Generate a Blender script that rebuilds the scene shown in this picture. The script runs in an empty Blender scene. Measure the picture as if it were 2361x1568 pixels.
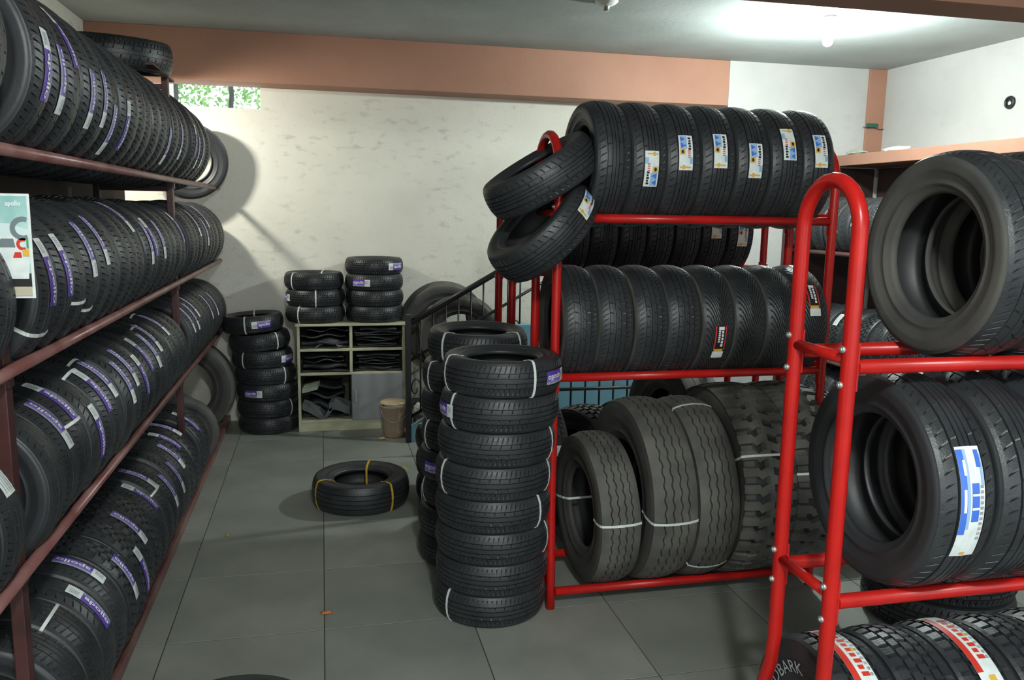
import bpy, bmesh, math, random
from math import sin, cos, pi, sqrt, radians, atan2, degrees
from mathutils import Matrix, Vector

C = bpy.context.scene.collection
SC = bpy.context.scene
R90 = pi / 2

# ------------------------------------------------------------------ camera, light, exposure
cam_d = bpy.data.cameras.new('camera')
cam = bpy.data.objects.new('camera', cam_d); C.objects.link(cam)
yaw, pitch, roll = radians(13.003), radians(8.963), radians(.9755)
fw = Vector((sin(yaw) * cos(pitch), cos(yaw) * cos(pitch), -sin(pitch)))
r0 = Vector((cos(yaw), -sin(yaw), 0)); u0 = r0.cross(fw)
ri = r0 * cos(roll) + u0 * sin(roll); up = -r0 * sin(roll) + u0 * cos(roll)
cam.matrix_world = Matrix(((ri.x, up.x, -fw.x, 0), (ri.y, up.y, -fw.y, 0), (ri.z, up.z, -fw.z, 1.85), (0, 0, 0, 1)))
cam_d.sensor_width = 36.0; cam_d.lens = 36.0 * 1899.85 / 2361; cam_d.clip_start = .05
SC.camera = cam
vs = SC.view_settings
SC.display_settings.display_device = 'sRGB'
vs.view_transform = 'Standard'; vs.look = 'None'; vs.gamma = 1.0; vs.exposure = 0.0; vs.use_curve_mapping = False

world = bpy.data.worlds.new('world'); SC.world = world; world.use_nodes = True
world.node_tree.nodes['Background'].inputs[0].default_value = (.86, .95, 1.0, 1)
world.node_tree.nodes['Background'].inputs[1].default_value = 3.0


def lamp(name, kind, loc, energy, color, size=.1, direction=None, **kw):
    d = bpy.data.lights.new(name, kind); d.energy = energy; d.color = color
    if kind == 'POINT': d.shadow_soft_size = size
    if kind == 'AREA':
        d.shape = 'RECTANGLE'; d.size = size; d.size_y = kw.get('size_y', size); d.spread = kw.get('spread', pi)
    o = bpy.data.objects.new(name, d); C.objects.link(o); o.location = loc
    if direction: o.rotation_euler = Vector(direction).to_track_quat('-Z', 'Y').to_euler()
    return o


lamp('bulb_light', 'POINT', (3.42, 5.30, 2.96), 210, (.90, 1.0, .97), .05)
lamp('hooded_lamp_light', 'AREA', (-1.45, 6.25, 2.60), 31, (1.0, .98, .86), .16, (.35, .55, -.42), size_y=.05)
lamp('front_bay_light', 'POINT', (.35, -.35, 3.10), 260, (.95, 1.0, .98), .10)

# ------------------------------------------------------------------ materials


def mat(name, color, rough=.6, metal=0.0, var=.0, scale=8.0, bump=.0, bscale=60.0, spec=.5, emit=None, color2=None, coat=0.0):
    m = bpy.data.materials.new(name); m.use_nodes = True
    nt = m.node_tree; b = nt.nodes['Principled BSDF']
    b.inputs['Roughness'].default_value = rough; b.inputs['Metallic'].default_value = metal
    b.inputs['Specular IOR Level'].default_value = spec
    if coat: b.inputs['Coat Weight'].default_value = coat; b.inputs['Coat Roughness'].default_value = .12
    b.inputs['Base Color'].default_value = (*color, 1)
    tc = nt.nodes.new('ShaderNodeTexCoord')
    if var or color2:
        n = nt.nodes.new('ShaderNodeTexNoise'); n.inputs['Scale'].default_value = scale; n.inputs['Detail'].default_value = 6
        nt.links.new(tc.outputs['Object'], n.inputs['Vector'])
        r = nt.nodes.new('ShaderNodeValToRGB'); nt.links.new(n.outputs['Fac'], r.inputs[0])
        c2 = color2 or tuple(c * (1 - var) for c in color)
        r.color_ramp.elements[0].position = .36; r.color_ramp.elements[1].position = .66
        r.color_ramp.elements[0].color = (*c2, 1); r.color_ramp.elements[1].color = (*color, 1)
        nt.links.new(r.outputs[0], b.inputs['Base Color'])
    if bump:
        n = nt.nodes.new('ShaderNodeTexNoise'); n.inputs['Scale'].default_value = bscale; n.inputs['Detail'].default_value = 5
        nt.links.new(tc.outputs['Object'], n.inputs['Vector'])
        bp = nt.nodes.new('ShaderNodeBump'); bp.inputs['Strength'].default_value = bump; bp.inputs['Distance'].default_value = .01
        nt.links.new(n.outputs['Fac'], bp.inputs['Height']); nt.links.new(bp.outputs[0], b.inputs['Normal'])
    if emit:
        b.inputs['Emission Color'].default_value = (*emit[0], 1); b.inputs['Emission Strength'].default_value = emit[1]
    return m


def wall_mat(name, color, stain, amount=.5):
    """limewashed plaster: broad patchiness and small dark scuffs"""
    m = bpy.data.materials.new(name); m.use_nodes = True
    nt = m.node_tree; L = nt.links; b = nt.nodes['Principled BSDF']; b.inputs['Roughness'].default_value = .85
    tc = nt.nodes.new('ShaderNodeTexCoord')

    def noise(sc, det=6, stretch=(1, 1, 1)):
        mp = nt.nodes.new('ShaderNodeMapping'); mp.inputs['Scale'].default_value = stretch
        L.new(tc.outputs['Object'], mp.inputs['Vector'])
        n = nt.nodes.new('ShaderNodeTexNoise'); n.inputs['Scale'].default_value = sc; n.inputs['Detail'].default_value = det
        L.new(mp.outputs[0], n.inputs['Vector']); return n.outputs['Fac']

    def ramp(src, a, c):
        r = nt.nodes.new('ShaderNodeMapRange'); r.inputs['From Min'].default_value = a; r.inputs['From Max'].default_value = c
        L.new(src, r.inputs['Value']); return r.outputs[0]

    def mul(x, y):
        q = nt.nodes.new('ShaderNodeMath'); q.operation = 'MULTIPLY'; L.new(x, q.inputs[0])
        if isinstance(y, float): q.inputs[1].default_value = y
        else: L.new(y, q.inputs[1])
        return q.outputs[0]

    def mix(fac, a, c):
        q = nt.nodes.new('ShaderNodeMix'); q.data_type = 'RGBA'; L.new(fac, q.inputs[0])
        for v, s in ((a, 6), (c, 7)):
            if isinstance(v, tuple): q.inputs[s].default_value = (*v, 1)
            else: L.new(v, q.inputs[s])
        return q.outputs[2]
    broad = ramp(noise(1.6), .35, .7)
    col = mix(broad, color, tuple(c * .86 for c in color))
    scuff = mul(mul(ramp(noise(9, 9, (1, 1, 2.0)), .55, .80), ramp(noise(1.1, 2), .42, .58)), amount)
    col = mix(scuff, col, stain)
    speck = mul(ramp(noise(30, 3), .72, .78), amount * .8)
    col = mix(speck, col, stain)
    L.new(col, b.inputs['Base Color'])
    bp = nt.nodes.new('ShaderNodeBump'); bp.inputs['Strength'].default_value = .25; bp.inputs['Distance'].default_value = .01
    L.new(noise(40), bp.inputs['Height']); L.new(bp.outputs[0], b.inputs['Normal'])
    return m


M = {
    'rubber': mat('tyre_rubber', (.031, .034, .037), .40, color2=(.020, .022, .025), scale=9, bump=.15, bscale=180),
    'side': mat('tyre_side_rubber', (.032, .035, .038), .46, color2=(.023, .025, .028), scale=5, bump=.06, bscale=90),
    'liner': mat('inner_liner_rubber', (.020, .021, .023), .5, var=.3, scale=6),
    'dusty': mat('dusty_rubber', (.125, .122, .106), .75, color2=(.070, .069, .063), scale=7, bump=.2, bscale=120),
    'dustyside': mat('dusty_side_rubber', (.080, .077, .068), .75, color2=(.045, .045, .043), scale=4, bump=.1, bscale=60),
    'maroon': mat('maroon_paint', (.085, .028, .027), .42, var=.45, scale=6, bump=.1),
    'railm': mat('worn_maroon_tube', (.235, .125, .112), .34, color2=(.15, .05, .046), scale=5, bump=.1),
    'red': mat('red_enamel', (.50, .012, .009), .30, color2=(.40, .010, .008), scale=7, spec=.35),
    'steel': mat('zinc_steel', (.52, .54, .52), .4, metal=.7, var=.3, scale=30),
    'cream': mat('cream_enamel', (.50, .50, .34), .5, color2=(.40, .39, .26), scale=6, bump=.08),
    'greydoor': mat('grey_enamel', (.235, .25, .26), .5, color2=(.19, .20, .21), scale=5),
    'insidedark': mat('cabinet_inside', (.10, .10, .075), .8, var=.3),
    'tube': mat('folded_inner_tube_rubber', (.024, .026, .029), .5, var=.4, scale=14, bump=.3, bscale=20),
    'flap': mat('grey_rubber_flap', (.11, .12, .125), .6, var=.4, scale=10, bump=.2, bscale=16),
    'bucket': mat('tan_plastic', (.36, .27, .19), .45, var=.15, scale=6),
    'lid': mat('tan_plastic_lid', (.56, .44, .27), .45, var=.1, scale=6),
    'paper': mat('white_paper', (.78, .83, .80), .45, color2=(.66, .71, .70), scale=30),
    'strap': mat('white_strap', (.74, .78, .74), .4, var=.1, scale=30),
    'yellow': mat('yellow_tape', (.66, .54, .05), .45, color2=(.60, .30, .03), scale=30),
    'violet': mat('violet_print', (.20, .13, .55), .4),
    'purple': mat('purple_print', (.105, .045, .36), .42),
    'lilac': mat('pale_grey_print', (.42, .43, .47), .5, var=.4, scale=90),
    'letter': mat('white_print', (.82, .84, .86), .45),
    'blue': mat('blue_print', (.055, .16, .62), .4),
    'skyblue': mat('light_blue_print', (.30, .47, .70), .4),
    'amber': mat('amber_print', (.72, .42, .05), .45),
    'black': mat('black_print', (.012, .012, .014), .5),
    'redp': mat('red_print', (.60, .04, .025), .4),
    'blackiron': mat('black_iron', (.013, .014, .016), .4, var=.2),
    'stairblue': mat('blue_wall_paint', (.165, .36, .46), .7, color2=(.13, .29, .38), scale=2, bump=.1),
    'concrete': mat('stair_concrete', (.20, .20, .18), .9, var=.3, scale=4, bump=.2),
    'salmon': mat('salmon_paint', (.385, .20, .135), .75, color2=(.33, .165, .11), scale=1.5, bump=.12, bscale=30),
    'ceiling': mat('ceiling_limewash', (.40, .435, .42), .9, color2=(.34, .375, .365), scale=2.0, bump=.15, bscale=25),
    'wall': wall_mat('cream_limewash', (.70, .685, .61), (.30, .29, .255), .75),
    'wallr': wall_mat('white_limewash', (.49, .485, .465), (.30, .30, .27), .35),
    'grout': mat('grout', (.05, .05, .045), .9, var=.3),
    'tile': mat('grey_stone_tile', (.285, .295, .262), .55, color2=(.220, .230, .203), scale=2.6, bump=.08, bscale=30),
    'tile2': mat('grey_stone_tile_pale', (.305, .315, .275), .5, color2=(.240, .250, .220), scale=3.3, bump=.08, bscale=30),
    'tile3': mat('grey_stone_tile_dark', (.268, .280, .246), .58, color2=(.206, .217, .194), scale=2.1, bump=.08, bscale=30),
    'bulb': mat('bulb_glass', (1, 1, 1), .3, emit=((.92, 1, .98), 60)),
    'lampwhite': mat('lamp_white_enamel', (.75, .77, .74), .4),
    'leaf': mat('leaf_green', (.085, .27, .045), .6, color2=(.26, .42, .17), scale=5),
    'bark': mat('bark', (.06, .055, .055), .9, var=.4, scale=12),
    'cloth': mat('pale_green_cloth', (.40, .46, .36), .9, var=.25, scale=20, bump=.2),
}

# ------------------------------------------------------------------ mesh helpers


def link(name, me, m, parent=None, smooth=False):
    o = bpy.data.objects.new(name, me); C.objects.link(o)
    if m is not None and not me.materials: me.materials.append(m)
    if parent is not None: o.parent = parent
    return o


def mesh(name, verts, faces, smooth=False):
    me = bpy.data.meshes.new(name); me.from_pydata(verts, [], faces); me.update()
    if smooth: me.polygons.foreach_set('use_smooth', [True] * len(faces))
    return me


class MB:
    """collects boxes, tubes and patches into one mesh"""

    def __init__(self): self.v = []; self.f = []; self.s = []

    def add(self, v, f, smooth=False):
        n = len(self.v); self.v += [tuple(p) for p in v]; self.f += [tuple(i + n for i in q) for q in f]; self.s += [smooth] * len(f); return self

    def box(self, lo, hi, ch=0.0):
        x0, y0, z0 = lo; x1, y1, z1 = hi
        if ch <= 0:
            v = [(x0, y0, z0), (x1, y0, z0), (x1, y1, z0), (x0, y1, z0), (x0, y0, z1), (x1, y0, z1), (x1, y1, z1), (x0, y1, z1)]
            f = [(0, 3, 2, 1), (4, 5, 6, 7), (0, 1, 5, 4), (1, 2, 6, 5), (2, 3, 7, 6), (3, 0, 4, 7)]
            return self.add(v, f)
        bm = bmesh.new(); bmesh.ops.create_cube(bm, size=1)
        for q in bm.verts: q.co = Vector((x0 + (q.co.x + .5) * (x1 - x0), y0 + (q.co.y + .5) * (y1 - y0), z0 + (q.co.z + .5) * (z1 - z0)))
        bmesh.ops.bevel(bm, geom=bm.edges[:], offset=ch, segments=2, affect='EDGES', profile=.6)
        bm.verts.index_update()
        self.add([q.co for q in bm.verts], [[w.index for w in f.verts] for f in bm.faces]); bm.free(); return self

    def tube(self, pts, r, n=10, cap=True, closed=False):
        pts = [Vector(p) for p in pts]; N = len(pts); rings = []
        prev = None
        for i, p in enumerate(pts):
            if closed: t = pts[(i + 1) % N] - pts[i - 1]
            else: t = pts[min(i + 1, N - 1)] - pts[max(i - 1, 0)]
            t.normalize()
            if prev is None:
                a = Vector((0, 0, 1)) if abs(t.z) < .9 else Vector((1, 0, 0)); x = t.cross(a).normalized()
            else:
                x = (prev - t * prev.dot(t)).normalized()
            prev = x; y = t.cross(x)
            rr = r[i] if isinstance(r, (list, tuple)) else r
            rings.append([p + (x * cos(2 * pi * k / n) + y * sin(2 * pi * k / n)) * rr for k in range(n)])
        v = [q for ring in rings for q in ring]; f = []
        for i in range(N if closed else N - 1):
            j = (i + 1) % N
            for k in range(n):
                f.append((i * n + k, i * n + (k + 1) % n, j * n + (k + 1) % n, j * n + k))
        self.add(v, f, True)
        if cap and not closed:
            self.add(rings[0], [tuple(range(n))[::-1]]); self.add(rings[-1], [tuple(range(n))])
        return self

    def lathe(self, prof, center=(0, 0, 0), n=24, smooth=True):
        cx, cy, cz = center; v = []; f = []
        for (r, z) in prof:
            for k in range(n): v.append((cx + r * cos(2 * pi * k / n), cy + r * sin(2 * pi * k / n), cz + z))
        for i in range(len(prof) - 1):
            for k in range(n): f.append((i * n + k, i * n + (k + 1) % n, (i + 1) * n + (k + 1) % n, (i + 1) * n + k))
        return self.add(v, f, smooth)

    def build(self, name, m, parent=None):
        me = mesh(name, self.v, self.f); me.polygons.foreach_set('use_smooth', self.s)
        bm = bmesh.new(); bm.from_mesh(me); bmesh.ops.remove_doubles(bm, verts=bm.verts, dist=1e-6); bmesh.ops.recalc_face_normals(bm, faces=bm.faces); bm.to_mesh(me); bm.free()
        return link(name, me, m, parent)


def tag(o, label=None, cat=None, group=None, kind=None):
    if label: o['label'] = label
    if cat: o['category'] = cat
    if group: o['group'] = group
    if kind: o['kind'] = kind
    return o


def empty(name, loc, label=None, cat=None, group=None):
    o = bpy.data.objects.new(name, None); C.objects.link(o); o.location = loc; o.empty_display_size = .1
    return tag(o, label, cat, group)


def struct(o): o['kind'] = 'structure'; return o


def local(b, o):
    """build a collector in world coordinates under an Empty placed at o"""
    b.v = [(x - o.location.x, y - o.location.y, z - o.location.z) for x, y, z in b.v]; return b

# ---- every tyre of the shop: kind, centre, axis, outer radius, width, label ----
ORD = ['first', 'second', 'third', 'fourth', 'fifth', 'sixth', 'seventh', 'eighth', 'ninth', 'tenth', 'eleventh', 'twelfth',
       'thirteenth', 'fourteenth', 'fifteenth', 'sixteenth', 'seventeenth', 'eighteenth', 'nineteenth', 'twentieth']
TY = {}


def ty(key, kind, c, axis, R, W, label, group=None, tail=''):
    TY[key] = dict(kind=kind, c=c, axis=axis, R=R, W=W, label=label, group=group, tail=tail)


RNG = random.Random(5)


def left_row(tag, z, R, kinds, y0, yp, y1, y2, step, tier, far=True):
    """tyres standing side by side on one tier of the maroon rack, axis along Y; y0..yp before the near post"""
    ys = []
    y = y0
    while y < yp - .13:
        ys.append(('a', y)); y += step
    y = yp + .125
    near = []
    while y < y1:
        near.append(y); y += step
    ys += [('n', v) for v in near]
    if far:
        y = y2
        while y < (7.2 if far is True else far):
            ys.append(('f', y)); y += step
    nn = len(near)
    nf = len([1 for s, _ in ys if s == 'f'])
    ia = inn = iff = 0
    na = len([1 for s, _ in ys if s == 'a'])
    for i, (s, y) in enumerate(ys):
        k = kinds[i % len(kinds)]
        r = R * (1 + RNG.uniform(-.015, .012))
        zz = z + sqrt((r + .018) ** 2 - .2 ** 2)
        dx = RNG.uniform(-.006, .006)
        if s == 'a':
            lab = 'tyre before the near post on the %s tier of the maroon rack' % tier if na == 1 else \
                '%s tyre before the near post on the %s tier of the maroon rack' % (['outermost', 'inner'][ia % 2], tier)
            ia += 1
        elif s == 'n':
            lab = '%s tyre beyond the near post, %s tier of the maroon rack' % (ORD[inn], tier); inn += 1
        else:
            lab = '%s tyre beyond the middle post, %s tier of the maroon rack' % (ORD[iff], tier); iff += 1
        ty('%s%d' % (tag, i), k, (-1.04 + dx, y, zz), (RNG.uniform(-.02, .02), 1, RNG.uniform(-.015, .015)), r, step * .97, lab,
           'tyres on the %s tier of the maroon rack' % tier)


left_row('L1_', 1.99, .30, ['road'], 2.10, 2.50, 5.20, 5.42, .166, 'top', far=6.14)
ty('L1_last', 'road', (-1.02, 7.08, 2.19), (-.30, 1, .20), .30, .165, 'last tyre of the top tier, leaning apart against the back wall', 'tyres on the top tier of the maroon rack')
left_row('L2_', 1.39, .272, ['road'], 2.12, 2.50, 5.20, 5.42, .163, 'second')
left_row('L3_', .81, .262, ['road', 'road', 'comfort'], 2.12, 2.50, 5.20, 5.42, .163, 'third')
left_row('L4_', .035, .292, ['road', 'road', 'comfort', 'road', 'block', 'block', 'block', 'block', 'road'], 2.50, 2.50, 5.15, 5.43, .176, 'bottom', far=5.7)
ty('Lflat', 'road', (-1.10, 5.18, 2.67), (.05, -.07, 1), .29, .17, 'dark tyre lying flat on top of the maroon rack under the beam')
ty('Lbig', 'rib', (-1.09, 6.93, .40), (.1, 1, 0), .385, .22, 'big dusty lorry tyre standing under the maroon rack by the back wall')
ty('Lworn', 'rib', (-1.0, 5.98, .262), (-.25, 1, 0), .26, .18, 'small worn brown tyre standing under the far end of the maroon rack')
ty('Lworn2', 'rib', (-1.12, 6.30, .252), (.1, 1, 0), .25, .17, 'dark tyre standing behind the small worn tyre on the floor')


def xrow(tag, kinds, xs, W, y, z, R, labf, group, wob=.02):
    for i, x in enumerate(xs):
        ty('%s%d' % (tag, i), kinds[i % len(kinds)], (x, y, z), (1, RNG.uniform(-wob, wob), RNG.uniform(-wob * .5, wob * .5)), R, W, labf % ORD[i], group)


# middle red rack
xrow('BT', ['comfort'], [1.235 + .166 * i for i in range(7)], .165, 3.715, 2.064, .285, '%s tyre from the left, top shelf of the middle red rack', 'tyres on the top shelf of the middle red rack')
xrow('BM', ['fine', 'fine', 'fine', 'fine', 'vee', 'vee', 'vee', 'vee'], [1.121 + .1640 * i for i in range(8)], .163, 3.715, 1.328, .273, '%s tyre from the left, middle shelf of the middle red rack', 'tyres on the middle shelf of the middle red rack')
ty('BTilt1', 'comfort', (.965, 3.66, 2.005), (-.53, -.04, .85), .275, .165, 'upper of two tilted tyres hung on the hoop of the middle red rack')
ty('BTilt2', 'comfort', (.965, 3.63, 1.765), (-.68, -.13, .68), .275, .165, 'lower of two tilted tyres hanging at the end of the middle red rack')
ty('BL0', 'zigzag', (1.295, 3.715, .411), (1, .03, .02), .37, .20, 'smallest brown lorry tyre at the left end of the floor row', 'lorry tyres at the foot of the middle red rack')
ty('BL1', 'zigzag', (1.525, 3.715, .499), (1, .02, .02), .448, .225, 'large zigzag rib lorry tyre, second in the floor row', 'lorry tyres at the foot of the middle red rack')
ty('BL2', 'zigzag', (1.75, 3.715, .497), (1, .0, .02), .446, .205, 'large zigzag rib lorry tyre, third in the floor row', 'lorry tyres at the foot of the middle red rack')
ty('BL3', 'lug', (1.99, 3.715, .529), (1, -.01, .0), .475, .255, 'chunky lug tread lorry tyre fourth in the floor row, strap round it', 'lorry tyres at the foot of the middle red rack')
ty('BL4', 'lug', (2.26, 3.715, .529), (1, -.01, .0), .475, .255, 'chunky lug tread lorry tyre at the right end of the floor row', 'lorry tyres at the foot of the middle red rack')
ty('BK0', 'road', (1.205, 4.52, .40), (1, .05, 0), .40, .17, 'tall tyre standing on the floor behind the front stack beside the lorry tyres')
ty('BK1', 'block', (1.53, 4.60, .35), (1, .42, .0), .35, .22, 'block tread tyre showing over the smallest lorry tyre')
ty('BK2', 'block', (1.86, 4.66, .36), (1, .3, .0), .36, .22, 'block tread tyre with a grey label behind the large lorry tyres')
ty('BK3', 'block', (2.78, 4.25, .42), (1, .2, .0), .42, .22, 'block tread tyre standing behind the right end of the lorry tyre row')
ty('BK4', 'rib', (2.17, 4.75, .48), (1, .1, .0), .47, .24, 'dark smooth tyre rising behind the chunky lug tyres')
# rear red rack
xrow('RR', ['comfort'], [1.395 + .168 * i for i in range(7)], .160, 4.72, 1.743, .28, '%s tyre from the left on the rear red rack', 'tyres on the rear red rack')
# right red rack
xrow('AT', ['fine'], [1.77 + .20 * i for i in range(5)], .185, 2.03, 1.741, .297, '%s tyre from the left, upper shelf of the near right red rack', 'tyres on the upper shelf of the near right red rack', .0)
xrow('AM', ['comfort'], [1.625 + .195 * i for i in range(6)], .18, 2.03, 1.095, .315, '%s tyre from the left, lower shelf of the near right red rack', 'tyres on the lower shelf of the near right red rack', .0)
xrow('AB', ['terrain'], [1.49 + .20 * i for i in range(5)], .19, 2.03, .292, .290, '%s tyre from the left under the near right red rack', 'all terrain tyres on the floor under the near right red rack', .02)
for i in range(3):
    ty('AF%d' % i, 'road', (2.80, 3.12, .085 + .168 * i), (0, 0, 1), .33, .166, '%s tyre up in the dark stack behind the near right red rack' % ORD[i], 'dark floor stack behind the near right red rack')
# right wall rack (axis along Y)
for row, z, R, ks, ya, yb, tier in (('D1_', 1.53, .272, ['road', 'fine'], 5.05, 6.95, 'upper'), ('D2_', .60, .272, ['block', 'road'], 4.0, 6.95, 'middle'), ('D3_', .04, .272, ['block', 'road'], 5.2, 6.9, 'bottom')):
    y = yb - .09; i = 0
    while y > ya:
        ty('%s%d' % (row, i), ks[i % len(ks)], (4.46, y, z + sqrt(.290 ** 2 - .2 ** 2)), (0, 1, RNG.uniform(-.03, .03)), R * RNG.uniform(.97, 1.02), .168,
           '%s tyre from the back wall, %s tier of the right wall rack' % (ORD[i], tier), 'tyres on the %s tier of the right wall rack' % tier)
        y -= .18; i += 1


def stack(tag, cx, cy, z0, n, R, W, labf, group, tilt={}, shift={}, kinds=('road',)):
    for i in range(n):       # i = 0 is the topmost
        z = z0 + W * (n - 1 - i) + W / 2
        dx, dy = shift.get(i, (RNG.uniform(-.006, .006), RNG.uniform(-.006, .006)))
        ty('%s%d' % (tag, i), kinds[i % len(kinds)], (cx + dx, cy + dy, z + (.0 if i not in tilt else tilt[i][3])), (0, 0, 1) if i not in tilt else tilt[i][:3], R, W * .985, (labf % ('topmost' if i == 0 else ('bottom' if i == n - 1 else ORD[i]))).replace('tyre of', 'tyre of' if i in (0, n - 1) else 'tyre from the top of'), group)


stack('SF', .752, 3.600, 0, 8, .262, .1545, '%s tyre of the tall front stack on the floor', 'tall front stack of tyres', shift={0: (.006, -.135), 1: (.0, -.12), 2: (-.008, -.10), 3: (-.016, -.08), 4: (-.012, -.06), 5: (-.008, -.04), 6: (-.004, -.02), 7: (-.008, 0)})
stack('SB', .755, 4.20, 0, 8, .262, .1545, '%s tyre of the rear stack half hidden by the front stack', 'rear stack half hidden by the front stack', tilt={0: (.0, -.03, 1, .004)}, shift={0: (.03, 0), 6: (-.02, 0), 7: (-.02, 0), 4: (-.02, 0)})
stack('SS', .82, 5.10, 0, 3, .262, .165, '%s tyre of the low stack behind the tall stacks', 'low stack behind the tall stacks')
stack('SL', -.47, 7.03, 0, 7, .245, .1375, '%s tyre of the floor stack left of the cream cabinet', 'floor stack left of the cream cabinet',
      tilt={0: (-.07, .0, 1, .012), 1: (-.10, 0, 1, .0)}, shift={0: (-.10, 0), 1: (-.05, 0), 2: (-.03, 0), 3: (-.01, 0), 4: (0, 0), 5: (0, 0), 6: (.01, 0)})
stack('SC', -.068, 7.07, .905, 3, .243, .137, '%s tyre of the left pile on the cream cabinet', 'left pile on the cream cabinet')
stack('SD', .425, 7.07, .905, 4, .243, .133, '%s tyre of the right pile on the cream cabinet', 'right pile on the cream cabinet')
ty('FL', 'straight', (.212, 5.12, .092), (0, 0, 1), .305, .180, 'ribbed tyre with yellow straps lying alone on the floor', None)
ty('FN', 'road', (-.31, 2.52, .155), (0, 0, 1), .29, .17, 'tyre whose rim just shows at the bottom edge of the aisle', None)
ty('BG0', 'rib', (1.01, 7.05, .86), (0, 1, .12), .375, .22, 'big dark tyre leaning on the back wall behind the stair railing', None)
ty('BG1', 'rib', (1.12, 6.78, .80), (.15, 1, .10), .345, .2, 'second big dark tyre on the stairs in front of the leaning one', None)
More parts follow.
